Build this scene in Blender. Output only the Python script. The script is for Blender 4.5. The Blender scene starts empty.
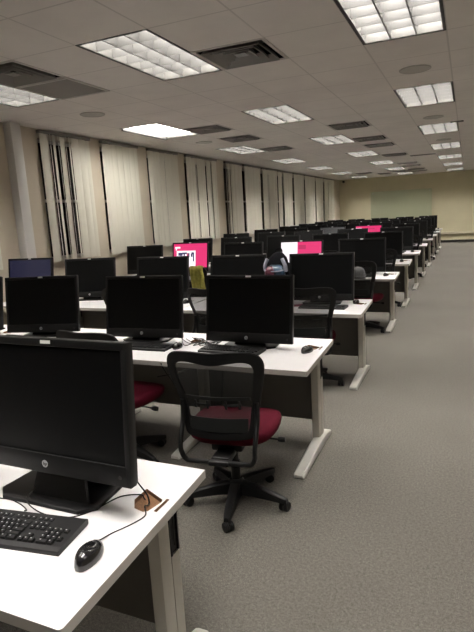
import bpy, bmesh, math, random
from mathutils import Vector, Matrix
from math import sin, cos, radians, pi
random.seed(7)
sc = bpy.context.scene
COL = sc.collection

# ------------------------------------------------------------------ materials
MATS = {}
def mat(name, col=(.5,.5,.5), rough=.5, metal=0., spec=.5, emit=None, estr=1., noise=None, bump=None, coat=0.):
    """procedural principled material; noise=(scale, amount) mottles the colour, bump=(scale, strength)"""
    m = bpy.data.materials.new(name); m.use_nodes = True
    nt = m.node_tree; b = nt.nodes['Principled BSDF']
    b.inputs['Base Color'].default_value = (*col, 1)
    b.inputs['Roughness'].default_value = rough
    b.inputs['Metallic'].default_value = metal
    b.inputs['Specular IOR Level'].default_value = spec
    if coat: b.inputs['Coat Weight'].default_value = coat
    if emit:
        b.inputs['Emission Color'].default_value = (*emit, 1); b.inputs['Emission Strength'].default_value = estr
    if noise or bump:
        tc = nt.nodes.new('ShaderNodeTexCoord')
    if noise:
        n = nt.nodes.new('ShaderNodeTexNoise'); n.inputs['Scale'].default_value = noise[0]
        n.inputs['Detail'].default_value = 3
        nt.links.new(tc.outputs['Object'], n.inputs['Vector'])
        r = nt.nodes.new('ShaderNodeMapRange'); r.inputs['From Min'].default_value = .3; r.inputs['From Max'].default_value = .7
        r.inputs['To Min'].default_value = 1-noise[1]; r.inputs['To Max'].default_value = 1+noise[1]
        nt.links.new(n.outputs['Fac'], r.inputs['Value'])
        mx = nt.nodes.new('ShaderNodeVectorMath'); mx.operation = 'SCALE'
        mx.inputs[0].default_value = col
        nt.links.new(r.outputs['Result'], mx.inputs['Scale'])
        nt.links.new(mx.outputs['Vector'], b.inputs['Base Color'])
    if bump:
        n2 = nt.nodes.new('ShaderNodeTexNoise'); n2.inputs['Scale'].default_value = bump[0]; n2.inputs['Detail'].default_value = 2
        nt.links.new(tc.outputs['Object'], n2.inputs['Vector'])
        bp = nt.nodes.new('ShaderNodeBump'); bp.inputs['Strength'].default_value = bump[1]; bp.inputs['Distance'].default_value = .002
        nt.links.new(n2.outputs['Fac'], bp.inputs['Height']); nt.links.new(bp.outputs['Normal'], b.inputs['Normal'])
    MATS[name] = m
    return m

LAMP = 60.0            # brightness of the fluorescent lenses
M_wall = mat('wall_paint', (.55,.49,.39), .85, noise=(3,.03), bump=(60,.15))
M_wallback = mat('back_wall_paint', (.56,.52,.36), .85, noise=(2,.03), bump=(60,.15))
M_base = mat('baseboard_vinyl', (.015,.015,.015), .5)
M_ledge = mat('wall_trim_paint', (.5,.46,.34), .6)
M_top = mat('desk_laminate', (.57,.56,.566), .42, noise=(900,.02))
M_edge = mat('desk_edge_band', (.42,.40,.37), .5)
M_leg = mat('desk_leg_metal', (.44,.42,.37), .45, metal=.15)
M_foot = mat('desk_foot_metal', (.43,.42,.39), .4, metal=.15)
M_modesty = mat('modesty_panel_metal', (.125,.12,.108), .55)
M_brown = mat('chipboard_core', (.17,.085,.04), .8, noise=(300,.35))
M_black = mat('black_plastic', (.0045,.0045,.005), .42, spec=.3)
M_bezel = mat('monitor_bezel_plastic', (.0035,.0035,.0038), .45, spec=.3)
M_screen = mat('dark_screen_glass', (.002,.0022,.0025), .35, spec=.2)
M_navy = mat('dim_blue_screen', (.004,.0045,.006), .25, emit=(.009,.009,.030), estr=1.)
M_greyrefl = mat('grey_reflection_glow', (.004,.0045,.006), .25, emit=(.03,.03,.031), estr=1.)  # grey room reflection on a dark screen, painted in as a faint glow
M_pink = mat('pink_screen_light', (.02,.02,.02), .3, emit=(.68,.024,.15), estr=1.0)
M_pinkdk = mat('deep_pink_screen_light', (.02,.02,.02), .3, emit=(.45,.012,.09), estr=1.0)
M_white_s = mat('white_screen_light', (.02,.02,.02), .3, emit=(1,.93,.98), estr=1.05)
M_navy_s = mat('navy_screen_light', (.02,.02,.02), .3, emit=(.03,.02,.09), estr=1.0)
M_sticker = mat('white_sticker', (.85,.85,.83), .5)
M_logo = mat('silver_logo', (.55,.56,.58), .3, metal=.5)
M_key = mat('keycap_plastic', (.006,.006,.0065), .45, spec=.35)
M_kprint = mat('keycap_print', (.35,.35,.35), .5)
M_kb = mat('keyboard_plastic', (.008,.008,.0085), .42, spec=.35)
M_kbfront = mat('keyboard_wrist_plastic', (.022,.022,.023), .4, spec=.35)
M_mouse = mat('mouse_gloss_plastic', (.008,.008,.009), .16, coat=.4)
M_cable = mat('black_cable', (.006,.006,.006), .5, spec=.3)
M_chair = mat('chair_black_plastic', (.0042,.0042,.0045), .45, spec=.3)
M_maroon = mat('maroon_upholstery', (.085,.0045,.015), .9, spec=.15, noise=(180,.25), bump=(500,.5))
M_lumbar = mat('lumbar_plastic', (.010,.011,.011), .45, spec=.3)
M_slat = mat('blind_vinyl', (.66,.64,.55), .5)
M_rail = mat('blind_rail_metal', (.20,.19,.17), .5)
M_frame = mat('window_frame_metal', (.45,.43,.39), .5)
M_night = mat('night_window_glass', (.004,.004,.005), .08)
M_duct = mat('duct_cover_paint', (.62,.61,.58), .5)
M_board = mat('green_glass_board', (.45,.48,.34), .22)
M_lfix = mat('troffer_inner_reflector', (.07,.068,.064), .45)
M_lframe = mat('troffer_black_edge', (.012,.012,.012), .5)
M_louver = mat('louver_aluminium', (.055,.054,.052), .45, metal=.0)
M_lens = mat('fluorescent_lens', (.8,.8,.8), .5, emit=(1.0,.95,.885), estr=LAMP)
M_vent = mat('diffuser_grey_enamel', (.22,.21,.20), .4)
M_ventframe = mat('diffuser_frame_enamel', (.5,.47,.44), .5)
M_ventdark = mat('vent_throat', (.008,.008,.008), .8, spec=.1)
M_grille = mat('return_grille_grey', (.17,.155,.145), .6, noise=(500,.2))
M_grframe = mat('grille_frame_enamel', (.50,.48,.45), .5)
M_spk = mat('speaker_grille_grey', (.44,.42,.39), .6)
M_yellow = mat('yellow_green_cloth', (.36,.33,.07), .9, noise=(30,.2))
M_bagk = mat('bag_black_nylon', (.0025,.0025,.004), .8, spec=.08)
M_bagw = mat('bag_pale_shiny_panel', (.30,.31,.37), .35)
M_bagb = mat('bag_blue_print', (.008,.028,.055), .35, noise=(18,.9))
M_bagr = mat('bag_red_print', (.06,.010,.022), .4, noise=(14,.6))
M_cap = mat('grey_knit', (.26,.26,.26), .95, noise=(60,.25), bump=(120,.6))
M_red = mat('red_cover', (.22,.03,.07), .5)
M_paper = mat('paper', (.7,.69,.66), .7)

M_lens2 = mat('bare_fluorescent_lens', (.8,.8,.8), .5, emit=(1.0,.955,.885), estr=20.)
def mesh_mat():
    m = bpy.data.materials.new('chair_mesh_fabric'); m.use_nodes = True
    nt = m.node_tree; out = nt.nodes['Material Output']; b = nt.nodes['Principled BSDF']
    b.inputs['Base Color'].default_value = (.016,.017,.0175,1); b.inputs['Roughness'].default_value = .6
    tr = nt.nodes.new('ShaderNodeBsdfTransparent'); mx = nt.nodes.new('ShaderNodeMixShader')
    mx.inputs['Fac'].default_value = .74
    nt.links.new(tr.outputs[0], mx.inputs[1]); nt.links.new(b.outputs[0], mx.inputs[2])
    nt.links.new(mx.outputs[0], out.inputs['Surface'])
    return m
M_mesh = mesh_mat()

def carpet_mat():
    m = bpy.data.materials.new('speckled_carpet'); m.use_nodes = True
    nt = m.node_tree; b = nt.nodes['Principled BSDF']; b.inputs['Roughness'].default_value = .95
    b.inputs['Specular IOR Level'].default_value = .15
    tc = nt.nodes.new('ShaderNodeTexCoord')
    n = nt.nodes.new('ShaderNodeTexNoise'); n.inputs['Scale'].default_value = 260; n.inputs['Detail'].default_value = 3; n.inputs['Roughness'].default_value = .7
    n2 = nt.nodes.new('ShaderNodeTexNoise'); n2.inputs['Scale'].default_value = 1.1; n2.inputs['Detail'].default_value = 2
    nt.links.new(tc.outputs['Object'], n.inputs['Vector']); nt.links.new(tc.outputs['Object'], n2.inputs['Vector'])
    cr = nt.nodes.new('ShaderNodeValToRGB')
    cr.color_ramp.elements[0].position = .34; cr.color_ramp.elements[0].color = (.040,.038,.0355,1)
    cr.color_ramp.elements[1].position = .68; cr.color_ramp.elements[1].color = (.200,.186,.162,1)
    nt.links.new(n.outputs['Fac'], cr.inputs['Fac'])
    mr = nt.nodes.new('ShaderNodeMapRange'); mr.inputs['From Min'].default_value=.3; mr.inputs['From Max'].default_value=.7
    mr.inputs['To Min'].default_value=.93; mr.inputs['To Max'].default_value=1.05
    nt.links.new(n2.outputs['Fac'], mr.inputs['Value'])
    n3 = nt.nodes.new('ShaderNodeTexNoise'); n3.inputs['Scale'].default_value = 75; n3.inputs['Detail'].default_value = 2
    nt.links.new(tc.outputs['Object'], n3.inputs['Vector'])
    m3 = nt.nodes.new('ShaderNodeMapRange'); m3.inputs['From Min'].default_value=.3; m3.inputs['From Max'].default_value=.7
    m3.inputs['To Min'].default_value=.78; m3.inputs['To Max'].default_value=1.22
    nt.links.new(n3.outputs['Fac'], m3.inputs['Value'])
    v3 = nt.nodes.new('ShaderNodeVectorMath'); v3.operation='SCALE'
    vm = nt.nodes.new('ShaderNodeVectorMath'); vm.operation='SCALE'
    nt.links.new(cr.outputs['Color'], vm.inputs[0]); nt.links.new(mr.outputs['Result'], vm.inputs['Scale'])
    nt.links.new(vm.outputs['Vector'], v3.inputs[0]); nt.links.new(m3.outputs['Result'], v3.inputs['Scale'])
    nt.links.new(v3.outputs['Vector'], b.inputs['Base Color'])
    bp = nt.nodes.new('ShaderNodeBump'); bp.inputs['Strength'].default_value=.3; bp.inputs['Distance'].default_value=.002
    nt.links.new(n.outputs['Fac'], bp.inputs['Height']); nt.links.new(bp.outputs['Normal'], b.inputs['Normal'])
    return m
M_carpet = carpet_mat()

# ceiling grid -----------------------------------------------------------------
CEIL = 2.96; TX0 = -.186; TY0 = 3.40; TM = .6325
def ceiling_mat():
    m = bpy.data.materials.new('ceiling_tiles'); m.use_nodes = True
    nt = m.node_tree; b = nt.nodes['Principled BSDF']; b.inputs['Roughness'].default_value = .9
    tc = nt.nodes.new('ShaderNodeTexCoord'); sp = nt.nodes.new('ShaderNodeSeparateXYZ')
    nt.links.new(tc.outputs['Object'], sp.inputs[0])
    def line(sock, off):
        a = nt.nodes.new('ShaderNodeMath'); a.operation='SUBTRACT'; a.inputs[1].default_value = off
        nt.links.new(sock, a.inputs[0])
        d = nt.nodes.new('ShaderNodeMath'); d.operation='DIVIDE'; d.inputs[1].default_value = TM
        nt.links.new(a.outputs[0], d.inputs[0])
        p = nt.nodes.new('ShaderNodeMath'); p.operation='PINGPONG'; p.inputs[1].default_value = .5
        nt.links.new(d.outputs[0], p.inputs[0])
        l = nt.nodes.new('ShaderNodeMath'); l.operation='LESS_THAN'; l.inputs[1].default_value = .0115
        nt.links.new(p.outputs[0], l.inputs[0]); return l.outputs[0]
    lx = line(sp.outputs['X'], TX0); ly = line(sp.outputs['Y'], TY0)
    mxm = nt.nodes.new('ShaderNodeMath'); mxm.operation='MAXIMUM'
    nt.links.new(lx, mxm.inputs[0]); nt.links.new(ly, mxm.inputs[1])
    n = nt.nodes.new('ShaderNodeTexNoise'); n.inputs['Scale'].default_value = 2.2; n.inputs['Detail'].default_value=5
    nt.links.new(tc.outputs['Object'], n.inputs['Vector'])
    cr = nt.nodes.new('ShaderNodeValToRGB')
    cr.color_ramp.elements[0].position=.35; cr.color_ramp.elements[0].color=(.77,.735,.70,1)
    cr.color_ramp.elements[1].position=.65; cr.color_ramp.elements[1].color=(.83,.795,.755,1)
    nt.links.new(n.outputs['Fac'], cr.inputs['Fac'])
    mix = nt.nodes.new('ShaderNodeMix'); mix.data_type='RGBA'
    nt.links.new(mxm.outputs[0], mix.inputs['Factor']); nt.links.new(cr.outputs['Color'], mix.inputs['A'])
    mix.inputs['B'].default_value = (.64,.61,.58,1)
    nt.links.new(mix.outputs['Result'], b.inputs['Base Color'])
    return m
M_ceil = ceiling_mat()

# ------------------------------------------------------------------ mesh builder
class MB:
    def __init__(s): s.bm = bmesh.new(); s.mi = 0
    def _add(s, tmp, M=None):
        if M is not None: bmesh.ops.transform(tmp, matrix=M, verts=tmp.verts)
        for f in tmp.faces: f.material_index = s.mi
        me = bpy.data.meshes.new('t'); tmp.to_mesh(me); tmp.free()
        s.bm.from_mesh(me); bpy.data.meshes.remove(me); return s
    def box(s, x0,x1,y0,y1,z0,z1, bev=0, seg=2, M=None):
        t = bmesh.new(); bmesh.ops.create_cube(t, size=1)
        for v in t.verts:
            v.co = Vector((x0+(v.co.x+.5)*(x1-x0), y0+(v.co.y+.5)*(y1-y0), z0+(v.co.z+.5)*(z1-z0)))
        if bev: bmesh.ops.bevel(t, geom=t.edges[:]+t.verts[:], offset=bev, segments=seg, affect='EDGES', profile=.5)
        return s._add(t, M)
    def prism(s, poly, z0, z1, bev=0, M=None):
        t = bmesh.new(); a=[t.verts.new((p[0],p[1],z0)) for p in poly]; b=[t.verts.new((p[0],p[1],z1)) for p in poly]
        n=len(poly); t.faces.new(a[::-1]); t.faces.new(b)
        for i in range(n): t.faces.new((a[i],a[(i+1)%n],b[(i+1)%n],b[i]))
        if bev:
            e=[e for e in t.edges if abs(e.verts[0].co.z-e.verts[1].co.z)<1e-6]
            bmesh.ops.bevel(t, geom=e, offset=bev, segments=2, affect='EDGES', profile=.5)
        bmesh.ops.recalc_face_normals(t, faces=t.faces[:])
        return s._add(t, M)
    def tube(s, pts, r, n=8, M=None, smooth=0):
        pts=[Vector(p) for p in pts]
        if smooth: pts = catmull(pts, smooth)
        rr = r if isinstance(r,(list,tuple)) else [r]*len(pts)
        if len(rr)!=len(pts): rr=[rr[0]+(rr[-1]-rr[0])*i/(len(pts)-1) for i in range(len(pts))]
        t=bmesh.new(); rings=[]; up=None
        for i,p in enumerate(pts):
            d=(pts[min(i+1,len(pts)-1)]-pts[max(i-1,0)]).normalized()
            if up is None:
                up = Vector((0,0,1)) if abs(d.z)<.9 else Vector((1,0,0))
            a=(up-d*up.dot(d)); 
            if a.length<1e-5: a=d.orthogonal()
            a.normalize(); up=a; b=d.cross(a)
            rings.append([t.verts.new(p+(a*cos(2*pi*k/n)+b*sin(2*pi*k/n))*rr[i]) for k in range(n)])
        for A,B in zip(rings,rings[1:]):
            for k in range(n): t.faces.new((A[k],A[(k+1)%n],B[(k+1)%n],B[k]))
        t.faces.new(rings[0][::-1]); t.faces.new(rings[-1])
        bmesh.ops.recalc_face_normals(t, faces=t.faces[:])
        return s._add(t, M)
    def lathe(s, prof, n=20, M=None):
        t=bmesh.new(); rings=[]
        for r,z in prof:
            if r<1e-6: rings.append([t.verts.new((0,0,z))])
            else: rings.append([t.verts.new((r*cos(2*pi*k/n),r*sin(2*pi*k/n),z)) for k in range(n)])
        for A,B in zip(rings,rings[1:]):
            for k in range(n):
                if len(A)==1 and len(B)==1: continue
                if len(A)==1: t.faces.new((A[0],B[(k+1)%n],B[k]))
                elif len(B)==1: t.faces.new((A[k],A[(k+1)%n],B[0]))
                else: t.faces.new((A[k],A[(k+1)%n],B[(k+1)%n],B[k]))
        if len(rings[0])>1: t.faces.new(rings[0][::-1])
        if len(rings[-1])>1: t.faces.new(rings[-1])
        bmesh.ops.recalc_face_normals(t, faces=t.faces[:])
        return s._add(t, M)
    def rings(s, loops, cap=True, M=None):
        """loft closed loops of equal point count"""
        t=bmesh.new(); R=[[t.verts.new(p) for p in L] for L in loops]
        n=len(loops[0])
        for A,B in zip(R,R[1:]):
            for k in range(n): t.faces.new((A[k],A[(k+1)%n],B[(k+1)%n],B[k]))
        if cap: t.faces.new(R[0][::-1]); t.faces.new(R[-1])
        bmesh.ops.recalc_face_normals(t, faces=t.faces[:])
        return s._add(t, M)
    def build(s, name, mats, parent=None, loc=None, rz=0, ang=35):
        me=bpy.data.meshes.new(name); s.bm.to_mesh(me); s.bm.free()
        for m in (mats if isinstance(mats,(list,tuple)) else [mats]): me.materials.append(m)
        for p in me.polygons: p.use_smooth=True
        me.set_sharp_from_angle(angle=radians(ang))
        o=bpy.data.objects.new(name, me); COL.objects.link(o)
        if parent: o.parent=parent
        if loc: o.location=loc
        o.rotation_euler.z=rz
        return o
def catmull(P, k):
    out=[]
    for i in range(len(P)-1):
        p0=P[max(i-1,0)];p1=P[i];p2=P[i+1];p3=P[min(i+2,len(P)-1)]
        for j in range(k):
            t=j/k
            out.append(.5*((2*p1)+(p2-p0)*t+(2*p0-5*p1+4*p2-p3)*t*t+(3*p1-p0-3*p2+p3)*t**3))
    out.append(P[-1]); return out
def B(*a, **k): return MB().box(*a, **k)
def Rz(a): return Matrix.Rotation(a,4,'Z')
def Rx(a): return Matrix.Rotation(a,4,'X')
def Ry(a): return Matrix.Rotation(a,4,'Y')
def T(x,y,z): return Matrix.Translation((x,y,z))

def tag(o, label=None, cat=None, group=None, kind=None):
    if label: o['label']=label
    if cat: o['category']=cat
    if group: o['group']=group
    if kind: o['kind']=kind
    return o
def empty(name, loc=(0,0,0), rz=0):
    o=bpy.data.objects.new(name,None); o.empty_display_size=.1; COL.objects.link(o); o.location=loc; o.rotation_euler.z=rz; return o
KIDS={}
def copy_tree(o, parent=None):
    c=o.copy(); COL.objects.link(c)
    if parent: c.parent=parent
    for ch in list(o.children): copy_tree(ch, c)
    return c
def struct(o): o['kind']='structure'; return o

ORD=['','front','second','third','fourth','fifth','sixth','seventh','eighth','ninth','tenth','eleventh']
SEAT=['','aisle seat','second seat from the aisle','third seat from the aisle','fourth seat from the aisle','window seat']

# ------------------------------------------------------------------ the room
XW=-5.42; XR=2.7; YF=-2.6; YB=24.45
struct(B(XW-.3,XR+.2,YF-.2,YB+.2,-.1,0).build('floor', M_carpet))
struct(B(XW-.3,XR+.2,YB,YB+.2,0,CEIL+.3).build('wall_back', M_wallback))
struct(B(XR,XR+.2,YF,YB,0,CEIL+.3).build('wall_right', M_wall))
struct(B(XW-.3,XR+.2,YF-.2,YF,0,CEIL+.3).build('wall_front', M_wall))
struct(B(-5.415,XR,YB-.015,YB,0,.10).build('baseboard_back', M_base))
struct(B(-5.415,XR,YB-.05,YB,.34,.455,.006).build('trim_1', M_ledge))

# blinds: (y0, y1) along the left wall; open slats
BL=[(3.80,4.86),(5.76,6.80),(7.10,8.10),(8.45,9.50),(9.86,11.30),(11.80,12.82),(12.92,14.16),(14.28,15.55),
    (15.66,17.10),(17.25,18.45),(18.57,19.95),(20.05,21.2),(21.3,23.1)]
SILL=1.16; HEAD=2.84
w=MB(); w.box(XW-.25,XW,YF,YB,0,SILL)
w.box(XW-.25,XW,YF,YB,HEAD,CEIL+.3)
prev=YF
for (a,b) in BL:
    w.box(XW-.25,XW,prev,a+.02,SILL,HEAD); prev=b-.06
w.box(XW-.25,XW,prev,YB,SILL,HEAD)
struct(w.build('wall_left', M_wall))
for i,(a,b) in enumerate(BL):
    y0=a+.02; y1=b-.06
    r=MB()
    for q in ((y0,y0+.04,SILL,HEAD),(y1-.04,y1,SILL,HEAD),(y0,y1,SILL,SILL+.04),(y0,y1,HEAD-.04,HEAD),(y0,y1,1.98,2.02)):
        r.box(XW-.16,XW-.10,*q)
    wo=struct(r.build('window_%d'%(i+1), M_frame))
    B(XW-.14,XW-.13,y0+.03,y1-.03,SILL+.03,HEAD-.03).build('glass', M_night, wo)

# wall duct
struct(MB().box(XW,XW+.13,5.20,5.37,0,CEIL,.012).build('trim_2', M_duct))

# ceiling with openings -------------------------------------------------------
lights=[]   # (ix, iy): lower-left cell of a 1 x 2 troffer; x cell = TX0-(ix)*TM .. ; iy counts from TY0
for ix in (1,4,7,-2):  # the last column is out of view, added to light the aisle
    for k in range(-1,7): lights.append((ix,5*k))
ventcells=[(3,1),(6,0),(6,6),(6,8),(6,11),(3,8),(3,11),(3,13),(3,17),(3,22),(3,24),(3,27),(3,29),(6,27),(5,29),(4,28)]
retcell=[(6,1)]
holes=set()
for (ix,iy) in lights: holes|={(ix,iy),(ix,iy+1)}
ventcells=[v for v in ventcells if v not in holes]
holes|=set(ventcells)
t=bmesh.new()
xs=[XR]+[TX0-TM*i for i in range(-4,9) if XW<TX0-TM*i<XR]+[XW-.02]
ys=[YF]+[TY0+TM*j for j in range(-12,40) if YF<TY0+TM*j<YB]+[YB]
for a in range(len(xs)-1):
    x1,x0=xs[a],xs[a+1]
    ixc=round((TX0-x0)/TM) if abs((TX0-x0)/TM-round((TX0-x0)/TM))<1e-4 else None
    for b in range(len(ys)-1):
        y0,y1=ys[b],ys[b+1]
        f=(y0-TY0)/TM; iyc=round(f) if abs(f-round(f))<1e-4 else None
        if ixc is not None and iyc is not None and (ixc,iyc) in holes: continue
        vs=[t.verts.new(p) for p in ((x0,y0,CEIL),(x0,y1,CEIL),(x1,y1,CEIL),(x1,y0,CEIL))]
        t.faces.new(vs)
bmesh.ops.remove_doubles(t, verts=t.verts, dist=1e-4)
cm=MB(); cm.bm.free(); cm.bm=t
ceil=struct(cm.build('ceiling', M_ceil))

# ------------------------------------------------------------------ troffers
def make_troffer(bare=False):
    W=TM; L=2*TM; e=.016
    r=empty('ceiling_light')
    f=MB()
    for q in ((0,e,0,L),(W-e,W,0,L),(e,W-e,0,e),(e,W-e,L-e,L)): f.box(*q,-.004,.02)
    f.build('frame', M_lframe, r)
    h=MB(); d=.21
    for q in ((e,e+.008,e,L-e),(W-e-.008,W-e,e,L-e),(e,W-e,e,e+.008),(e,W-e,L-e-.008,L-e)): h.box(*q,.0,d)
    h.box(0,W,0,L,d,d+.01)
    h.build('housing', M_lfix, r)
    z=.035 if bare else .182
    B(e+.01,W-e-.01,e+.01,L-e-.01,z,z+.004).build('lens', M_lens2 if bare else M_lens, r)
    if not bare:
        g=MB(); x0=e+.008; x1=W-e-.008; y0=x0; y1=L-e-.008; D=.16
        def blade(a0,a1,c,th,axis):      # slim wedge: thin at the bottom, thicker at the top
            lo=th*.35; hi=th
            P=[(-lo/2,.004),(lo/2,.004),(hi/2,D),(-hi/2,D)]
            if axis=='y': loops=[[(c+p[0],a,p[1]) for p in P] for a in (a0,a1)]
            else: loops=[[(a,c+p[0],p[1]) for p in P] for a in (a0,a1)]
            g.rings(loops)
        for k in (1,2): blade(y0,y1,x0+(x1-x0)*k/3,.03,'y')
        for k in range(1,6): blade(x0,x1,y0+(y1-y0)*k/6,.012,'x')
        g.build('louver', M_louver, r)
    else:
        # louver frame hanging open on its hinge
        g=MB(); g.box(.02,.05,.02,L-.02,-.03,-.005,.003); g.build('louver_frame', M_lframe, r)
    return r
tro=make_troffer(); bare=make_troffer(True)
CN={1:'aisle row',4:'middle row',7:'window row',-2:'added unseen fill row'}
used=False; 
for (ix,iy) in lights:
    k=iy//5
    isbare=(ix,iy)==(7,5)
    if isbare: o=bare
    elif not used: o=tro; used=True
    else: o=copy_tree(tro)
    o.location=(TX0-ix*TM, TY0+iy*TM, CEIL)
    if isbare: tag(o,'glaring white ceiling light without its louver, near the window blinds','ceiling light','fluorescent ceiling lights')
    else:
        w_={-1:'behind the camera',0:'nearest the camera',1:'second from the camera',2:'third from the camera',3:'fourth from the camera',4:'fifth from the camera',5:'sixth from the camera',6:'closest to the back wall'}[k]
        tag(o,'louvered fluorescent ceiling light in the %s, %s'%(CN[ix],w_),'ceiling light','fluorescent ceiling lights')

# ------------------------------------------------------------------ vents
def make_vent():
    r=empty('ceiling_vent'); W=TM
    f=MB()
    for q in ((0,.03,0,W),(W-.03,W,0,W),(.03,W-.03,0,.03),(.03,W-.03,W-.03,W)): f.box(*q,-.004,.004)
    f.build('frame', M_ventframe, r)
    d=MB()
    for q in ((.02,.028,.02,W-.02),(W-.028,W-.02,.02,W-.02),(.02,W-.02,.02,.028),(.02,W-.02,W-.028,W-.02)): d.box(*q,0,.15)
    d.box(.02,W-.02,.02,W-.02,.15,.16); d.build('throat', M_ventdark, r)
    c=W/2
    for i,h in enumerate((.255,.185,.115)):
        g=MB()                                     # nested sloping square cones
        o_=h; i_=h-.034; z0=-.016+.006*i; z1=z0+.05
        def sq(a,z): return [(c-a,c-a,z),(c+a,c-a,z),(c+a,c+a,z),(c-a,c+a,z)]
        g.rings([sq(i_,z1),sq(o_,z0),sq(o_-.004,z0-.004),sq(i_-.004,z1-.004),sq(i_,z1)],cap=False)
        g.build('cone', M_vent, r)
    B(c-.05,c+.05,c-.05,c+.05,.0,.006).build('core', M_vent, r)
    return r
v0=make_vent()
VL={(3,1):'nested square ceiling vent nearest the camera, right of the closest light',(6,0):'nested square ceiling vent at the left edge, beside a return grille',
    (6,6):'dark square ceiling vent just past the glaring white light',(6,8):'dark square ceiling vent nearer the windows, second past the glaring light',
    (6,11):'dark square ceiling vent nearer the windows, third past the glaring light',(3,8):'dark square ceiling vent beyond the second middle light',
    (3,11):'dark square ceiling vent beyond the third middle light',(3,13):'dark square ceiling vent just before the fourth middle light'}
for i,(ix,iy) in enumerate(ventcells):
    o=v0 if i==0 else copy_tree(v0)
    o.location=(TX0-ix*TM, TY0+iy*TM, CEIL)
    far={17:'level with the linear slot',22:'third from the back wall',24:'second of the four farthest',27:'second from the back wall',29:'nearest the back wall',28:'beside the last middle light'}.get(iy,'')
    side='on the window side' if ix>3 else 'on the aisle side'
    tag(o, VL.get((ix,iy), 'small far ceiling vent %s, %s'%(side,far)), 'ceiling vent','square ceiling vents')
# return grille
g=empty('return_air_grille',(TX0-6*TM,TY0+TM,CEIL)); tag(g,'flat grey perforated return grille next to the left ceiling vent','air grille')
f=MB()
for q in ((0,.025,0,TM),(TM-.025,TM,0,TM),(.025,TM-.025,0,.025),(.025,TM-.025,TM-.025,TM)): f.box(*q,-.010,0)
f.build('frame', M_grframe, g); B(.025,TM-.025,.025,TM-.025,-.005,0).build('perforated_panel', M_grille, g)
# linear slot
for (x0,x1,y,lab) in ((TX0-2*TM,TX0-TM,15.15,'long dark slot diffuser in the far ceiling beside the aisle lights'),(-.30,-.10,9.66,'short dark slot right of the third aisle light')):
    s_=empty('slot_diffuser',(x0,y,CEIL)); tag(s_,lab,'air slot')
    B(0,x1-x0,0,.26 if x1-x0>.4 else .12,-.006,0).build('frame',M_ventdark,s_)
    q=MB()
    for j in range(3): q.box(.02,x1-x0-.02,.03+.03*j,.04+.03*j,-.012,-.004)
    q.build('blades',M_vent,s_)
# round speakers
SP=[(-.51,5.75,'round grey ceiling speaker between the first two aisle lights'),(-.52,8.95,'round grey ceiling speaker between the second and third aisle lights'),
    (-.50,12.15,'round grey ceiling speaker past the third aisle light'),(-4.24,5.50,'round grey ceiling speaker before the glaring white light'),(-4.35,8.72,'small round ceiling speaker behind the glaring white light')]
sp0=None
for (x,y,lab) in SP:
    if sp0 is None:
        sp0=o=empty('ceiling_speaker')
        MB().lathe([(.15,0),(.152,-.006),(.142,-.010),(.138,-.006)],32).build('rim',M_spk,o)
        MB().lathe([(.138,-.003),(.09,-.007),(0,-.009)],32).build('grille',M_spk,o)
    else: o=copy_tree(sp0)
    o.location=(x,y,CEIL); tag(o,lab,'speaker','round ceiling speakers')

# ------------------------------------------------------------------ vertical blinds
def slat_mesh(h):
    m=MB(); n=5; wd=.089; loops=[]
    front=[];back=[]
    P=[]
    for k in range(n+1):
        u=-wd/2+wd*k/n; c=.006*(1-(2*k/n-1)**2); P.append((u,c))
    poly=[(p[1],p[0]) for p in P]+[(p[1]-.0012,p[0]) for p in P[::-1]]
    m.prism(poly,0,h)
    return m
BLAB=['vertical blind at the left edge, nearest the camera','vertical blind beside the duct, some slats turned open on black glass','wide closed vertical blind, second right of the duct',
 'vertical blind third right of the duct','vertical blind above the big pink screen','vertical blind right of the bare pillar, dark gaps between slats','vertical blind second past the bare pillar',
 'vertical blind third past the bare pillar','vertical blind fourth past the bare pillar','vertical blind fifth past the bare pillar','vertical blind sixth past the bare pillar','second to last vertical blind before the back wall','last vertical blind next to the back wall']
OPEN={1:{2:38,3:20,4:44,6:42,7:30},3:{4:22,6:15},4:{5:20,11:28,14:35},5:{0:35,1:20,3:28},6:{0:25},7:{0:28},8:{5:25,6:30,9:20},9:{0:25},10:{0:22},11:{0:20},12:{0:18,9:20}}
proto=None
for i,(a,b) in enumerate(BL):
    r=empty('vertical_blind',(XW+.055,a,SILL)); tag(r,BLAB[i],'window blind','vertical blinds along the window wall')
    B(-.03,.03,-.02,b-a,2.895-SILL,2.935-SILL,.004).build('headrail',M_rail,r)
    n=max(8,int((b-a)/.079)); st=(b-a-.02)/n
    for k in range(n):
        if proto is None: s_=slat_mesh(1.76).build('slat',M_slat,r); proto=s_
        else:
            s_=proto.copy(); COL.objects.link(s_); s_.parent=r
        dz=random.uniform(-.012,.012)
        s_.location=(0,.045+st*k,1.135-SILL+dz)
        ang=OPEN.get(i,{}).get(k, -7+random.uniform(-14,15))
        s_.rotation_euler.z=radians(ang)
        s_.rotation_euler.x=radians(random.uniform(-.25,.25))

# ------------------------------------------------------------------ green glass board on back wall
gb=empty('glass_board',(-2.72,YB,0)); tag(gb,'wide pale green glass writing board on the far back wall','board')
B(-1.29,1.29,-.022,-.010,1.0,2.33,.003).build('glass_panel',M_board,gb)
q=MB()
for x in (-1.2,1.2):
    for z in (1.08,2.25): q.lathe([(.0,.028),(.02,.028),(.02,.001)],12,M=T(x,0,z)@Rx(radians(90)))
q.build('standoffs',M_logo,gb)
cam_=empty('wall_camera',(-5.22,YB,2.87)); tag(cam_,'tiny dark camera high in the far left corner','camera')
B(-.05,.05,-.03,0,-.04,.04,.005).build('bracket',M_black,cam_); MB().lathe([(0,.12),(.04,.12),(.045,.1),(.045,0)],14,M=T(0,-.02,-.01)@Rx(radians(80))).build('body',M_black,cam_)

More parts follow.
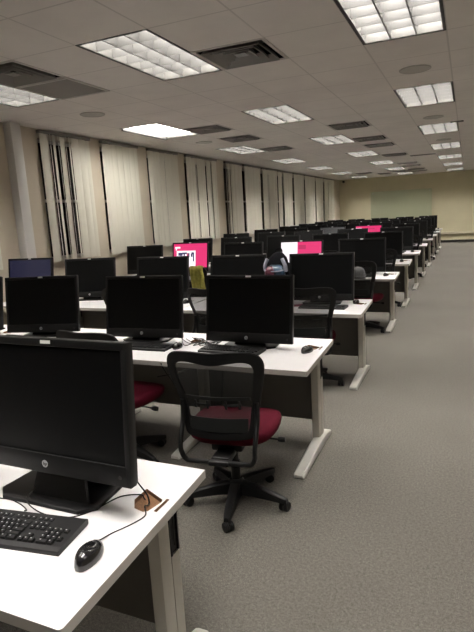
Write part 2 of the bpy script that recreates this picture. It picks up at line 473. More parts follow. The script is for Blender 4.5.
# ------------------------------------------------------------------ desks
def desk_top(W, D, holes_, name, parent):
    """top with real cut-outs; x from -W to 0 (right edge at 0), y 0..D, z .70...73"""
    out=[]
    r=.012
    for k in range(7):
        a=-pi/2+pi/2*k/6; out.append((-r+r*cos(a), r+r*sin(a)))
    out+=[(-.03,D),(-W,D),(-W,0)]
    t=bmesh.new()
    def loop(P,z): 
        v=[t.verts.new((p[0],p[1],z)) for p in P]
        e=[t.edges.new((v[i],v[(i+1)%len(v)])) for i in range(len(v))]; return v,e
    z0,z1=.698,.73
    for z in (z1,z0):
        E=[]
        lv=[]
        for P in [out]+holes_:
            v,e=loop(P,z); E+=e; lv.append(v)
        bmesh.ops.triangle_fill(t, edges=E, use_beauty=True, use_dissolve=False)
        if z==z1: top=lv
        else: bot=lv
    for f in t.faces: f.material_index=0
    for li,(A,Bv) in enumerate(zip(top,bot)):
        n=len(A)
        for k in range(n):
            f=t.faces.new((A[k],A[(k+1)%n],Bv[(k+1)%n],Bv[k])); f.material_index=1 if li==0 else 2
    bmesh.ops.recalc_face_normals(t, faces=t.faces[:])
    m=MB(); m.bm.free(); m.bm=t
    o=m.build(name,[M_top,M_edge,M_brown],parent,ang=40)
    return o
HOLE=[(-.165,.615),(-.075,.57),(-.068,.555),(-.082,.495),(-.095,.485),(-.135,.495),(-.165,.54)]
SLOT=[(-.064,.50),(-.052,.498),(-.050,.578),(-.062,.580)]
def shift(P,dx): return [(p[0]+dx,p[1]) for p in P]
def leg_parts(parent, x):
    lg=MB()
    # front shell (rounded) and rear cover with a shadow gap between
    pf=[(x-.034,.60),(x-.034,.545),(x-.026,.535),(x+.014,.545),(x+.020,.555),(x+.020,.60)]
    lg.prism(pf,.05,.698)
    pr=[(x-.020,.603),(x+.021,.603),(x+.021,.655),(x+.015,.662),(x-.014,.662),(x-.020,.655)]
    lg.prism(pr,.05,.49); lg.box(x-.020,x-.012,.603,.66,.49,.698)
    l=lg.build('leg',M_leg,parent)
    w=MB(); w.box(x-.012,x+.014,.606,.655,.49,.698); w.box(x+.014,x+.0215,.604,.611,.49,.698); w.box(x+.014,x+.0215,.652,.659,.49,.698); w.box(x+.0185,x+.0215,.628,.634,.52,.66)
    w.build('cable_opening',M_black,l)
    # foot: low tapered bar, arched under
    ft=MB(); loops=[]
    for (y,hw,z0,z1) in ((.06,.030,.008,.026),(.075,.036,.004,.034),(.20,.036,.012,.046),(.45,.037,.016,.066),(.55,.037,.016,.074),(.66,.037,.016,.066),(.74,.036,.008,.045),(.79,.034,.004,.034),(.80,.028,.008,.028)):
        loops.append([(x+.008-hw,y,z0),(x+.008+hw,y,z0),(x+.008+hw,y,z1-.008),(x+hw,y,z1),(x-hw+.016,y,z1),(x+.008-hw,y,z1-.008)])
    ft.rings(loops); f=ft.build('foot',M_foot,l)
    pd=MB(); pd.box(x-.03,x+.03,.075,.12,0,.010); pd.box(x-.03,x+.03,.74,.785,0,.010); pd.build('foot_pad',M_black,l)
def make_desk(W, legs, seats):
    r=empty('computer_desk')
    hs=[]
    for s in seats: hs+= [shift(HOLE,s),shift(SLOT,s)]
    t=desk_top(W,.80,hs,'desktop',r)
    for s in seats:     # shallow trays under the cut-outs
        m=MB(); m.box(s-.17,s-.046,.475,.625,.708,.714); m.build('cable_tray',M_brown,t)
    for x in legs: leg_parts(r,x)
    B(-W+.01,-.125,.625,.645,.17,.69).build('modesty_panel',M_modesty,r)
    B(-W+.01,-.08,.56,.60,.655,.697).build('rail',M_modesty,r)
    return r
FR={1:.775,2:2.83,3:4.56,4:6.92,5:8.78,6:10.68,7:12.70,8:14.80,9:16.80,10:18.80,11:20.85}
DX=-.838
dA=make_desk(1.86,(-.10,-.995,-1.80),(0,-.9)); dB=make_desk(2.66,(-.90,-1.80,-2.60),(-.06,-.96,-1.86))
firstA=firstB=True
for r,y in FR.items():
    o=dA if firstA else copy_tree(dA); firstA=False
    o.location=(DX,y,0)
    tag(o,'white topped computer desk at the aisle end of the %s row from the camera'%ORD[r] if r>1 else 'white topped computer desk closest to the camera','desk','computer desks in rows')
    if r==1: continue
    o=dB if firstB else copy_tree(dB); firstB=False
    o.location=(DX-1.862,y,0)
    tag(o,'white topped computer desk at the window end of the %s row from the camera'%ORD[r],'desk','computer desks in rows')

# ------------------------------------------------------------------ computers
def text_mesh(s, size, ext, shear=.25):
    c=bpy.data.curves.new('txt','FONT'); c.body=s; c.size=size; c.extrude=ext; c.shear=shear; c.align_x='CENTER'; c.align_y='CENTER'
    o=bpy.data.objects.new('txt',c); COL.objects.link(o)
    me=bpy.data.meshes.new_from_object(o.evaluated_get(bpy.context.evaluated_depsgraph_get()))
    bpy.data.objects.remove(o); bpy.data.curves.remove(c); return me
def make_computer(up=0., screen=M_screen, patches=(), lean=9., base=1., H=.472, so=0., bo=0.):
    """all-in-one computer; origin on the desk under the screen centre, screen faces -y"""
    r=empty('computer'); W=.652; zb=.038+up
    tilt=T(0,-.02,zb)@Rx(radians(-lean))
    # body: bezel ring in front and a tapering back shell
    c=MB()
    bz=.020; chin=.066
    c.box(-W/2,-W/2+bz,-.012,.02,0,H,.003,M=tilt); c.box(W/2-bz,W/2,-.012,.02,0,H,.003,M=tilt)
    c.box(-W/2+.004,W/2-.004,-.012,.02,H-bz-.004,H,.003,M=tilt); c.box(-W/2+.004,W/2-.004,-.012,.02,0,chin,.003,M=tilt)
    b=c.build('bezel',M_bezel,r)
    s=MB(); 
    def rr(hw,z0,z1,y): return [(-hw,y,z0),(hw,y,z0),(hw,y,z1),(-hw,y,z1)]
    s.rings([rr(W/2-.002,.002,H-.002,.012),rr(W/2-.004,.004,H-.004,.030),rr(W/2-.06,.05,H-.05,.055),rr(W/2-.09,.07,H-.08,.06)],M=tilt)
    s.build('back_shell',M_black,r)
    B(-W/2+bz-.002,W/2-bz+.002,-.006,.012,chin-.002,H-bz-.002,M=tilt).build('screen',screen,r)
    # thin bright line above the chin, camera window, sticker, round logo
    B(-W/2+bz,W/2-bz,-.0135,-.012,chin-.001,chin+.001,M=tilt).build('chin_line',M_kbfront,b)
    k=MB(); k.box(so-.020,so+.020,-.0135,-.012,H-.015,H-.004,M=tilt); k.build('sticker',M_sticker,b)
    k=MB(); k.lathe([(0,0),(.0115,0),(.0125,-.0012),(0,-.0012)],24,M=tilt@T(-.012,-.0122,chin*.5)@Rx(radians(-90))@T(0,0,0)); lg=k.build('logo',M_logo,b)
    me=LOGO; lt=bpy.data.objects.new('logo_lettering',me); COL.objects.link(lt); lt.parent=b
    lt.matrix_local=tilt@T(-.012,-.0142,chin*.5)@Rx(radians(90))
    k=MB(); k.lathe([(0,0),(.006,0),(.006,-.0012),(0,-.0012)],16,M=tilt@T(W/2-.04,-.0122,chin*.45)@Rx(radians(-90))); k.build('power_button',M_kbfront,b)
    for (nm,mt,x0,x1,z0,z1,dy) in patches:       # the picture on the screen: x,z in 0..1 of the panel
        PW=W-2*bz; PH=H-bz-chin
        B(-PW/2+x0*PW,-PW/2+x1*PW,-.0065-.0006*dy,-.006,chin+z0*PH,chin+z1*PH,M=tilt).build(nm,mt,r)
    # stand: wedge base and hinged arms
    n=MB(); n.prism([(bo-.15*base,-.045),(bo-.195*base,.0),(bo-.185*base,.16),(bo+.185*base,.16),(bo+.195*base,.0),(bo+.15*base,-.045)],0,.014,.004)
    n.build('stand_base',M_black,r)
    n=MB()
    yt=.045
    n.rings([[(-.13,.13,.012),(.13,.13,.012),(.13,.155,.012),(-.13,.155,.012)],[(-.08,yt,zb+.06),(.08,yt,zb+.06),(.08,yt+.03,zb+.07),(-.08,yt+.03,zb+.07)],[(-.08,yt,zb+.22),(.08,yt,zb+.22),(.08,yt+.03,zb+.22),(-.08,yt+.03,zb+.22)]])
    n.rings([[(-.12,.0,.012),(.12,.0,.012),(.12,.012,.012),(-.12,.012,.012)],[(-.085,yt-.01,zb+.05),(.085,yt-.01,zb+.05),(.085,yt+.0,zb+.06),(-.085,yt+.0,zb+.06)]])
    n.build('stand_neck',M_kb,r)
    return r
LOGO=text_mesh('hp',.017,.0005); LOGO.materials.append(M_black)

pc=make_computer()
pc_hi=make_computer(.082,lean=5.,base=1.08,H=.449,so=.020,bo=-.05)
pc_navy=make_computer(0.03,M_navy); pc_grey=make_computer(0,M_greyrefl)
P1=[('screen_image',M_pink,0,1,0,1,1),('screen_window',M_white_s,.09,.66,.02,.70,2),('screen_text',M_white_s,.06,.09,.72,.86,2),('screen_text',M_white_s,.04,.20,.80,.87,2)]
P1+=[('screen_picture',M_navy_s,.14,.27,.50,.62,3),('screen_picture',M_navy_s,.20,.24,.28,.62,3),('screen_picture',M_navy_s,.30,.34,.40,.62,3),('screen_picture',M_navy_s,.26,.40,.56,.63,3),
     ('screen_picture',M_pinkdk,.40,.44,.34,.60,3),('screen_picture',M_navy_s,.44,.48,.42,.60,3),('screen_picture',M_navy_s,.52,.57,.44,.58,3),('screen_picture',M_navy_s,.58,.62,.25,.62,3),('screen_picture',M_navy_s,.54,.60,.54,.63,3)]
pc_p1=make_computer(0.03,M_pink,P1)
P2=[('screen_image',M_pink,.40,1,.0,1,1),('screen_window',M_white_s,0,.41,0,1,2),('screen_picture',M_pinkdk,.44,.62,.72,.88,2)]
pc_p2=make_computer(0,M_pink,P2)
P3=[('screen_image',M_pink,0,1,0,1,1),('screen_window',M_white_s,.0,.24,.72,.88,2),('screen_text',M_white_s,.30,.82,.30,.36,2),('screen_picture',M_pinkdk,.26,.75,.78,.84,2),('screen_text',M_white_s,.3,.6,.52,.56,2)]
pc_p3=make_computer(0,M_pink,P3)
special={(1,1):pc_hi,(3,5):pc_navy,(4,4):pc_p1,(4,2):pc_p2,(7,2):pc_p3,(7,3):pc_grey}
SL={(1,1):'large black computer with a dark screen on the desk closest to the camera',(3,5):'computer with a dim dark blue screen at the left edge, third row window seat',
    (4,4):'computer showing a pink page with a white box, fourth row under the blinds',(4,2):'computer with a half white half pink screen in the fourth row',
    (7,2):'far computer with a small pink screen in the seventh row',(7,3):'far computer with a grey reflection painted on its screen in the seventh row'}
CX={1:-1.355,2:-2.25,3:-3.16,4:-4.08,5:-4.93}
XO={(1,1):-1.240,(2,1):-1.392,(2,2):-2.265,(2,3):-3.28,(3,1):-1.325,(3,2):-2.235,(3,3):-3.17,(3,4):-4.19,(3,5):-5.0}
ROT={(1,1):0,(2,1):.5,(2,2):5,(2,3):15,(3,4):13,(3,5):6,(4,5):8,(3,3):4}
used=False
for r,fy in FR.items():
    for s in range(1,6):
        if r==1 and s>1: continue
        key=(r,s)
        if key in special: o=special[key]
        elif not used: o=pc; used=True
        else: o=copy_tree(pc)
        y=fy+ (.475 if r<3 else .50)
        if key==(1,1): y-=.03
        if key==(3,5): y-=.15
        o.location=(XO.get(key,CX[s]+random.uniform(-.03,.03)),y,.73)
        o.rotation_euler.z=radians(ROT.get(key,random.uniform(-2.5,2.5)))
        tag(o,SL.get(key,'black computer with a dark screen, %s row from the camera, %s'%(ORD[r],SEAT[s])),'computer','all in one computers on the desks')

# ------------------------------------------------------------------ keyboards and mice
def key_layout():
    K=[]; p=.0187
    xs=[i*p for i in range(15)]
    # main block
    for row,z in enumerate((0,1,2,3,4)):
        y=.020+row*p
        if row==0:
            for (a,wd) in ((0,1.4),(1.4,1.2),(2.6,1.2),(3.8,5.6),(9.4,1.3),(10.7,1.3),(12,1.3),(13.3,1.7)): K.append((a*p,y,wd*p))
        elif row==1: K+= [(0,y,2.2*p)]+[(2.2*p+i*p,y,p) for i in range(10)]+[(12.2*p,y,2.8*p)]
        elif row==2: K+= [(0,y,1.7*p)]+[(1.7*p+i*p,y,p) for i in range(11)]+[(12.7*p,y,2.3*p)]
        elif row==3: K+= [(0,y,1.5*p)]+[(1.5*p+i*p,y,p) for i in range(12)]+[(13.5*p,y,1.5*p)]
        else: K+= [(i*p,y,p) for i in range(13)]+[(13*p,y,2*p)]
    yf=.020+5*p+.006
    for i in (0,2,3,4,5,6.5,7.5,8.5,9.5,11,12,13,14): K.append((i*p,yf,p*.98))
    x=15.4*p
    for i in range(3):
        K.append((x+i*p,.020+3*p,p)); K.append((x+i*p,.020+4*p,p)); K.append((x+i*p,.020,p)); K.append((x+i*p,yf,p))
    K.append((x+p,.020+p,p))
    x=18.8*p
    for rr_ in range(5):
        for i in range(4):
            if i==3 and rr_ in (0,2): continue
            if rr_==0 and i==1: continue
            K.append((x+i*p,.020+rr_*p,(2*p if (rr_==0 and i==0) else p)))
    return K
KL=key_layout()
def key_geo(m,x,y,wd,L0):
    g=.0012; x0=L0+x+g; x1=L0+x+wd-g; y0=y+g; y1=y+.0187-g; i=.0022
    m.rings([[(x0,y0,.016),(x1,y0,.016),(x1,y1,.016),(x0,y1,.016)],[(x0+i,y0+i*.6,.0235),(x1-i,y0+i*.6,.0235),(x1-i,y1-i,.0245),(x0+i,y1-i,.0245)]])
def make_keyboard(each):
    r=empty('keyboard'); W=.452; D=.160
    m=MB(); loops=[]
    prof=[(0,0,.010),(.004,0,.014),(.03,0,.016),(D-.006,0,.022),(D,.004,.018)]
    m.rings([[(-W/2,y,z0),(W/2,y,z0),(W/2,y,z1),(-W/2,y,z1)] for (y,z0,z1) in prof])
    b=m.build('case',M_kb,r)
    m=MB(); m.rings([[(-W/2+.002,y,z-.001),(W/2-.002,y,z-.001),(W/2-.002,y,z+.0012),(-W/2+.002,y,z+.0012)] for (y,z) in ((.002,.0125),(.0185,.0148))]); m.build('front_strip',M_kbfront,b)
    L0=-.2165
    if each:
        for (x,y,wd) in KL[:100]:
            k=MB(); key_geo(k,x,y,wd,L0)
            k.mi=1; cx=L0+x+wd*.32; k.box(cx-.0022,cx+.0022,y+.010,y+.0135,.0240,.0246)
            k.build('key',[M_key,M_kprint],r)
    else:
        k=MB()
        for (x,y,wd) in KL: key_geo(k,x,y,wd,L0)
        tag(k.build('keys',M_key,r),kind='stuff')
    return r
def make_mouse():
    r=empty('mouse'); m=MB(); loops=[]
    n=20
    for (s,z) in ((.94,0),(1.0,.006),(.99,.014),(.90,.024),(.72,.032),(.42,.0365),(.12,.038)):
        L=[]
        for k in range(n):
            a=2*pi*k/n
            hw=.031*(1+.06*sin(a)); L.append((hw*s*cos(a)*(1-.10*abs(sin(a))**3), .058*s*sin(a)-.006*(1-s), z-(.006*sin(a)*(z/.038))))
        loops.append(L)
    m.rings(loops); m.build('body',M_mouse,r)
    MB().lathe([(.0,-.004),(.009,-.004),(.010,-.002),(.010,.002),(.009,.004),(0,.004)],16,M=T(0,.034,.0205)@Ry(radians(90))).build('scroll_wheel',M_kbfront,r)
    k=MB(); k.lathe([(0,.0),(.006,.0),(.0055,.0008),(0,.0008)],16,M=T(0,-.022,.0362)@Rx(radians(6))); k.build('logo',M_logo,r)
    return r
kb0=make_keyboard(True); kb=make_keyboard(False); ms=make_mouse()
kb0.location=(-1.260,.957,.73); kb0.rotation_euler.z=radians(8)
tag(kb0,'black keyboard on the desk closest to the camera','keyboard','black keyboards')
ms.location=(-.946,1.012,.73); ms.rotation_euler.z=radians(13); ms.scale=(1.1,1.08,1.05)
tag(ms,'glossy black mouse on the desk closest to the camera','mouse','black mice')
u=False
KB=[]
for r in range(2,12):
    for s in (1,2,3):
        if r>4 and s>1: continue
        KB.append((r,s))
for (r,s) in KB:
    o=kb if not u else copy_tree(kb); u=True
    x=XO.get((r,s),CX[s]); dx={(2,1):-.07,(2,2):.11,(2,3):-.1,(3,1):.08}.get((r,s),random.uniform(-.04,.04))
    o.location=(x+dx-.01,FR[r]+{(2,1):.26,(2,2):.22}.get((r,s),.22+random.uniform(-.02,.02)),.73); o.rotation_euler.z=radians(random.uniform(-3,3))
    tag(o,'black keyboard, %s row from the camera, %s'%(ORD[r],SEAT[s]),'keyboard','black keyboards')
    o=copy_tree(ms)
    mx={(2,1):(-.958,.43),(3,1):(-.99,.56),(3,2):(-1.93,.28)}.get((r,s))
    o.location=((mx[0],FR[r]+mx[1],.73) if mx else (x+.36,FR[r]+.36+random.uniform(-.03,.05),.73)); o.rotation_euler.z=radians(random.uniform(-15,15))
    tag(o,'black mouse, %s row from the camera, %s'%(ORD[r],SEAT[s]),'mouse','black mice')

# ------------------------------------------------------------------ cables
def cable(pts, lab, r=.0022, k=8):
    o=MB().tube(pts,r,6,smooth=k).build('cable',M_cable); tag(o,lab,'cable','black cables'); return o
Z=.7325
cable([(-.959,1.066,.745),(-.962,1.09,.737),(-.955,1.13,Z),(-.925,1.19,Z),(-.912,1.24,Z),(-.932,1.272,Z),(-.945,1.29,.732),(-.948,1.31,.722),(-.95,1.325,.717)],'mouse cable curving into the cut-out of the closest desk')
cable([(-1.292,1.118,.748),(-1.302,1.135,.738),(-1.335,1.155,Z),(-1.374,1.168,Z),(-1.425,1.176,Z),(-1.50,1.17,Z),(-1.60,1.20,Z),(-1.72,1.29,Z)],'keyboard cable running left across the closest desk')
cable([(-1.33,1.26,.80),(-1.345,1.215,.765),(-1.33,1.165,.7505),(-1.25,1.145,Z),(-1.15,1.15,Z),(-1.095,1.21,Z),(-1.06,1.31,Z),(-1.0,1.345,Z),(-.985,1.345,.722),(-.98,1.345,.717)],'thin cable looping over the stand base of the closest computer')
cable([(-1.02,1.315,.85),(-.99,1.325,.79),(-.965,1.335,.745),(-.955,1.33,.715),(-.955,1.325,.717)],'cable dropping behind the closest computer into the cut-out',.003)
cable([(-.958,3.322,.745),(-.965,3.345,.737),(-.985,3.37,Z),(-.985,3.395,Z),(-.965,3.40,.722),(-.955,3.395,.717)],'mouse cable at the aisle seat of the second row')
yb=FR[2]
for j,(dx,dy,ph) in enumerate(((0,0,0),(.08,-.03,1),(.15,.05,2),(-.05,.06,3),(.2,.0,4))):
    cable([(-2.02+dx*.5,yb+.62+dy*.4,Z),(-1.95+dx,yb+.52+dy,Z+.01),(-1.86+dx*.3,yb+.47-dy,Z),(-1.80+dx*.6,yb+.55+dy,Z),(-1.74+dx*.4,yb+.48-dy,Z),(-1.70+dx*.2,yb+.58,Z)],
          ['loose cable lying left on the second desk between two computers','upper loose cable tangled on the second desk','long loose cable snaking on the second desk','thin loose cable at the back of the second desk','short loose cable beside the aisle computer, second desk'][j],.003)
cable([(-1.83,yb-.002-.004,.72),(-1.83,yb+.03,.66),(-1.80,yb+.2,.40),(-1.76,yb+.25,.20),(-1.70,yb+.25,.12),(-1.62,yb+.26,.14),(-1.58,yb+.33,.30),(-1.60,yb+.45,.55),(-1.62,yb+.5,.69)],'black cable hanging in a loop under the second desk',.004)
cable([(-2.2,yb+.5,.44),(-2.0,yb+.45,.50),(-1.84,yb+.38,.58),(-1.76,yb+.4,.69)],'black cable drooping slantwise under the second desk',.004)

# ------------------------------------------------------------------ chairs
def chair_outline(inset):
    """closed outline of the back in (x,z); wider shoulders, narrow waist"""
    P=[(0,.985),(.10,.990),(.19,.985),(.235,.968),(.258,.935),(.262,.89),(.250,.82),(.232,.74),(.215,.66),(.205,.59),(.198,.535),(.180,.505),(.12,.495),(0,.492)]
    if inset:
        P=[(0,.915),(.08,.925),(.15,.932),(.192,.922),(.208,.90),(.210,.87),(.202,.81),(.188,.74),(.175,.66),(.168,.60),(.163,.565),(.150,.545),(.10,.537),(0,.534)]
    full=P+[(-x,z) for (x,z) in P[-2:0:-1]]
    Pv=[Vector((x,0,z)) for x,z in full]
    out=[]; n=len(Pv)
    for i in range(n):
        p0,p1,p2,p3=Pv[i-1],Pv[i],Pv[(i+1)%n],Pv[(i+2)%n]
        for j in range(3):
            t=j/3
            out.append(.5*((2*p1)+(p2-p0)*t+(2*p0-5*p1+4*p2-p3)*t*t+(3*p1-p0-3*p2+p3)*t**3))
    return [(p.x,p.z) for p in out]
def back_y(x,z):   # the back is curved round the sitter and leans back
    return -.245-.16*(z-.55)*.9+.9*x*x-.035*math.exp(-((z-.68)/.12)**2)*(-1)
def make_chair():
    r=empty('office_chair')
    # base
    MB().lathe([(0,.045),(.045,.05),(.05,.07),(.048,.13),(.035,.15),(0,.15)],18).build('base_hub',M_chair,r)
    for k in range(5):
        a=radians(-84+72*k)
        Mx=Rz(a)
        m=MB(); lo=[]
        for (u,hw,z0,z1) in ((.03,.036,.062,.135),(.12,.032,.068,.128),(.22,.027,.064,.108),(.29,.022,.060,.092),(.318,.014,.060,.084)):
            lo.append([(u,-hw,z0),(u,hw,z0),(u,hw*.8,z1-.006),(u,hw*.4,z1),(u,-hw*.4,z1),(u,-hw*.8,z1-.006)])
        m.rings(lo,M=Mx); m.build('base_arm',M_chair,r)
        c=MB(); sw=Rz(radians(40+47*k))
        Mc=Mx@T(.297,0,0)@sw
        for s in (-1,1): c.lathe([(0,-.011),(.025,-.011),(.029,-.006),(.029,.006),(.025,.011),(0,.011)],18,M=Mc@T(.012,s*.015,.029)@Rx(radians(90)))
        c.box(-.008,.034,-.005,.005,.02,.052,.003,M=Mc); c.tube([(0,0,.04),(0,0,.066)],.007,8,M=Mc)
        c.build('caster',M_chair,r)
    MB().lathe([(.028,.12),(.028,.26),(.020,.262),(.020,.40),(0,.40)],18).build('gas_column',M_chair,r)
    m=MB(); m.box(-.09,.09,-.14,.13,.375,.425,.012); m.box(-.05,.05,-.26,-.10,.365,.395,.008); m.build('tilt_mechanism',M_chair,r)
    m=MB(); m.tube([(.08,.02,.395),(.20,.03,.395),(.255,.03,.392)],.006,8); m.lathe([(0,-.02),(.014,-.02),(.016,0),(.014,.02),(0,.02)],12,M=T(.275,.03,.392)@Ry(radians(90))); m.build('height_lever',M_chair,r)
    # seat: thick rounded cushion
    def sup(hw,hd,z,cy,n=40,e=3.2,drop=0):
        L=[]
        for k in range(n):
            a=2*pi*k/n; cx=abs(cos(a))**(2/e)*(1 if cos(a)>=0 else -1); sy=abs(sin(a))**(2/e)*(1 if sin(a)>=0 else -1)
            wv=1-.05*(-sy) if sy<0 else 1
            L.append((hw*cx*(1-.06*max(0,-sy)),cy+hd*sy,z-drop*max(0,sy-.4)**2-.012*abs(cx)**3*0))
        return L
    m=MB(); m.rings([sup(.20,.18,.418,.05),sup(.235,.215,.425,.05),sup(.252,.238,.445,.05),sup(.258,.245,.470,.05,drop=.03),sup(.252,.238,.492,.05,drop=.05),sup(.225,.212,.508,.045,drop=.06),sup(.15,.14,.510,.03,drop=.05),sup(.05,.05,.505,.02)])
    m.build('seat',M_maroon,r,ang=60)
    # back frame ring
    O=chair_outline(False); I=chair_outline(True)
    n=len(O)
    t=bmesh.new()
    L=[]
    for (P,dy) in ((O,-.004),(O,-.022),(I,-.018),(I,-.002)):
        L.append([t.verts.new((x,back_y(x,z)+dy,z)) for x,z in P])
    L.append(L[0])
    for A,Bv in zip(L,L[1:]):
        for k in range(n): t.faces.new((A[k],A[(k+1)%n],Bv[(k+1)%n],Bv[k]))
    bmesh.ops.recalc_face_normals(t,faces=t.faces[:])
    bmesh.ops.bevel(t,geom=[e for e in t.edges if e.calc_face_angle(0)>1.0],offset=.004,segments=2,affect='EDGES')
    m=MB(); m.bm.free(); m.bm=t; m.build('back_frame',M_chair,r,ang=50)
    # mesh panel
    t=bmesh.new(); cx,cz=0,.74; rings_=[]
    for f in (1.02,.8,.6,.4,.2):
        rings_.append([t.verts.new((cx+(x-cx)*f, back_y(cx+(x-cx)*f,cz+(z-cz)*f)-.010, cz+(z-cz)*f)) for x,z in I])
    c=t.verts.new((0,back_y(0,cz)-.010,cz))
    for A,Bv in zip(rings_,rings_[1:]):
        for k in range(n): t.faces.new((A[k],A[(k+1)%n],Bv[(k+1)%n],Bv[k]))
    for k in range(n): t.faces.new((rings_[-1][k],rings_[-1][(k+1)%n],c))
    m=MB(); m.bm.free(); m.bm=t; m.build('back_mesh',M_mesh,r,ang=80)
    # lumbar strip with its two brackets, lower solid panel
    m=MB()
    def strip(x0,x1,z0,z1,dy,th=.006,nx=10):
        lo=[]
        for i in range(nx+1):
            x=x0+(x1-x0)*i/nx
            lo.append([(x,back_y(x,z0)+dy,z0),(x,back_y(x,z0)+dy-th,z0),(x,back_y(x,z1)+dy-th,z1),(x,back_y(x,z1)+dy,z1)])
        m.rings(lo)
    strip(-.178,.178,.715,.735,-.018); 
    for s in (-1,1):
        strip(s*.085-.045,s*.085+.045,.682,.692,-.020,nx=4); strip(s*.085-.04,s*.085-.03,.665,.712,-.020,nx=2); strip(s*.085+.03,s*.085+.04,.665,.712,-.020,nx=2)
    m.build('lumbar_support',M_lumbar,r)
    m=MB(); strip(-.158,.158,.538,.612,-.014); m.build('lower_panel',M_lumbar,r)
    # U shaped carrier bar
    m=MB(); yb_=-.285
    m.tube([(-.205,back_y(.205,.70)-.02,.70),(-.207,back_y(.2,.6)-.03,.60),(-.205,yb_-.005,.48),(-.200,yb_,.42),(-.18,yb_+.005,.385),(-.14,yb_+.01,.378),(0,yb_+.015,.376),(.14,yb_+.01,.378),(.18,yb_+.005,.385),(.200,yb_,.42),(.205,yb_-.005,.48),(.207,back_y(.2,.6)-.03,.60),(.205,back_y(.205,.70)-.02,.70)],.0135,10,smooth=4)
    m.box(-.055,.055,-.295,-.13,.362,.388,.008)
    m.build('back_carrier',M_chair,r)
    return r
ch0=make_chair()
CH=[(2,1,-1.20,2.545,7),(2,2,-2.19,2.82,-4),(2,3,-3.25,2.75,6),(3,1,-1.36,4.70,14),(3,2,-2.20,4.63,-12),(3,3,-3.2,4.6,0),(4,1,-1.28,6.93,-6),(4,2,-2.2,6.9,5),(4,3,-3.55,6.45,8),
    (5,1,-1.30,8.82,4),(5,2,-2.2,8.8,0),(6,1,-1.36,10.7,-5),(7,1,-1.26,12.65,10),(8,1,-1.30,14.8,0),(9,1,-1.2,16.75,10),(10,1,-1.25,18.7,-8),(11,1,-1.3,20.75,0)]
for i,(r,s,x,y,a) in enumerate(CH):
    if r>3: y+=.12
    o=ch0 if i==0 else copy_tree(ch0)
    o.location=(x,y,0); o.rotation_euler.z=radians(a)
    lab='black mesh back office chair, %s row from the camera, %s'%(ORD[r],SEAT[s])
    if i==0: lab='black mesh back office chair with maroon seat, nearest, beside the closest desk'
    tag(o,lab,'chair','mesh back office chairs')

# ------------------------------------------------------------------ loose things
# patterned backpack between two computers of the third row
bp=empty('backpack',(-1.725,4.92,.73)); tag(bp,'black backpack with pale side panels and blue red print behind the second row','backpack')
def blob(cx,cy,z0,hw,hd,prof,n=20,e=2.6):
    L=[]
    for (s,z,dy) in prof:
        P=[]
        for k in range(n):
            a=2*pi*k/n; c=abs(cos(a))**(2/e)*(1 if cos(a)>=0 else -1); q=abs(sin(a))**(2/e)*(1 if sin(a)>=0 else -1)
            P.append((cx+hw*s*c,cy+dy+hd*s*q,z0+z))
        L.append(P)
    return L
MB().rings(blob(0,0,0,.118,.085,[(.9,0,0),(1,.03,0),(1.02,.2,0),(1,.33,.005),(.93,.42,.015),(.72,.485,.03),(.40,.525,.04),(.1,.54,.045)])).build('body',M_bagk,bp,ang=70)
m=MB(); m.rings(blob(0,-.07,.12,.10,.05,[(.8,0,0),(1,.03,0),(1,.20,0),(.9,.27,.006),(.5,.30,.02)])); m.build('front_pocket',M_bagb,bp,ang=70)
m=MB(); m.rings(blob(-.045,-.10,.25,.055,.035,[(.7,0,0),(1,.03,0),(.9,.12,0),(.4,.16,.004)])); m.build('print_panel',M_bagr,bp,ang=70)
for s in (-1,1):
    m=MB(); m.tube([(s*.102,-.06,.36),(s*.108,-.075,.40),(s*.095,-.078,.44),(s*.075,-.072,.48)],[.024 if s>0 else .016,.018],8,smooth=4); m.build('side_panel',M_bagw,bp,ang=70)
m=MB(); m.tube([(-.10,-.118,.375),(-.05,-.125,.362),(.05,-.125,.362),(.10,-.118,.372)],.006,6,smooth=3); m.build('zipper',M_bagw,bp)
m=MB(); m.tube([(-.03,.04,.53),(-.02,.045,.565),(.03,.045,.565),(.04,.04,.53)],.007,6,smooth=4); m.build('handle',M_bagk,bp)
# yellow jacket over a chair back of the fourth row
yj=empty('jacket',(-3.55,6.57,0)); yj.rotation_euler.z=radians(8); tag(yj,'yellow green jacket draped over a chair back below the pink screen','jacket')
lo=[]
for i in range(13):
    x=.05+.17*i/12; w_=.010*sin(i*1.7)
    P=[]
    for (z,dy) in ((.66,-.065),(.75,-.062),(.88,-.055),(.975,-.04),(1.004,-.012),(.985,.028),(.90,.040),(.80,.045)):
        P.append((x*(1.0+.1*(1-z)),back_y(min(x,.2),z)+dy+w_*(1.1-z)*2,z+(.012*sin(i*.9))*(1 if z<.75 else .3)))
    Q=[(p[0],p[1]+(.010 if k<4 else -.010),p[2]-(.010 if 2<k<6 else 0)) for k,p in enumerate(P)][::-1]
    lo.append(P+Q)
MB().rings(lo).build('body',M_yellow,yj,ang=70)
MB().tube([(.19,-.30,.93),(.215,-.315,.84),(.20,-.31,.76),(.19,-.30,.70)],[.030,.024],10,smooth=4).build('sleeve',M_yellow,yj,ang=70)
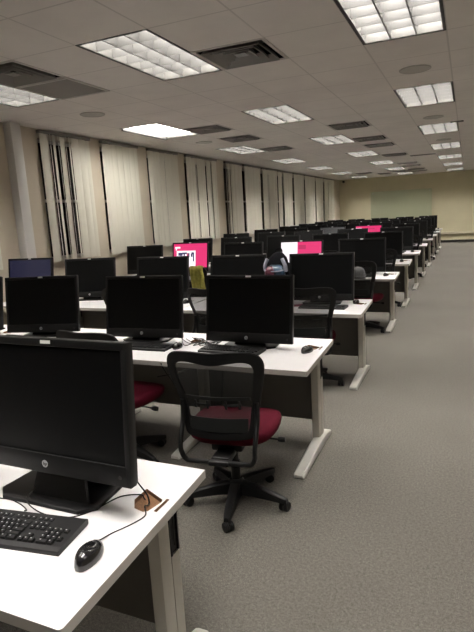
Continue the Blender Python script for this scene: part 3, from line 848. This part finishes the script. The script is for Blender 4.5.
# grey knitted cap lying on the fourth desk
cp=empty('knit_cap',(-1.335,7.02,.73)); tag(cp,'grey knitted cap lying on the fourth desk by the aisle chair','cap')
MB().rings(blob(0,0,0,.105,.075,[(.85,0,0),(1,.02,0),(1.03,.05,0),(.96,.09,.004),(.78,.125,.008),(.45,.148,.01),(.12,.155,.01)],n=24,e=2.2)).build('crown',M_cap,cp,ang=80)
MB().rings(blob(0,0,0,.110,.080,[(.92,0,0),(1.02,.012,0),(1.02,.034,0),(.95,.045,0)],n=24,e=2.2)).build('brim',M_cap,cp,ang=80)
# red booklet on the third desk
rb=empty('booklet',(-1.53,4.90,.73)); rb.rotation_euler.z=radians(25); tag(rb,'small red booklet on the third desk beside the keyboard','booklet')
B(-.07,.07,-.05,.05,.001,.008).build('pages',M_paper,rb); B(-.072,.072,-.052,.052,.008,.010).build('cover',M_red,rb)

# ------------------------------------------------------------------ world, camera, view
w=bpy.data.worlds.new('night'); sc.world=w; w.use_nodes=True
w.node_tree.nodes['Background'].inputs[0].default_value=(.01,.012,.02,1); w.node_tree.nodes['Background'].inputs[1].default_value=.1
yaw,pit,rol=radians(24.07),radians(10.93),radians(-3.22)
F=Vector((-sin(yaw)*cos(pit),cos(yaw)*cos(pit),-sin(pit))); R=Vector((cos(yaw),sin(yaw),0)); U=R.cross(F)
R2=cos(rol)*R+sin(rol)*U; U2=-sin(rol)*R+cos(rol)*U
cd=bpy.data.cameras.new('camera'); cam=bpy.data.objects.new('camera',cd); COL.objects.link(cam)
M=Matrix((( R2.x,U2.x,-F.x,0),(R2.y,U2.y,-F.y,0),(R2.z,U2.z,-F.z,1.65),(0,0,0,1)))
cam.matrix_world=M
cd.sensor_fit='HORIZONTAL'; cd.sensor_width=36; cd.lens=521/474*36; cd.clip_start=.05
sc.camera=cam
vs=sc.view_settings; vs.view_transform='Standard'; vs.look='None'; vs.gamma=1; vs.use_curve_mapping=False; vs.exposure=.28
sc.cycles.use_denoising=True
sc.cycles.max_bounces=8; sc.cycles.diffuse_bounces=5; sc.cycles.transparent_max_bounces=16; sc.cycles.caustics_reflective=False; sc.cycles.caustics_refractive=False
sc.cycles.sample_clamp_indirect=8
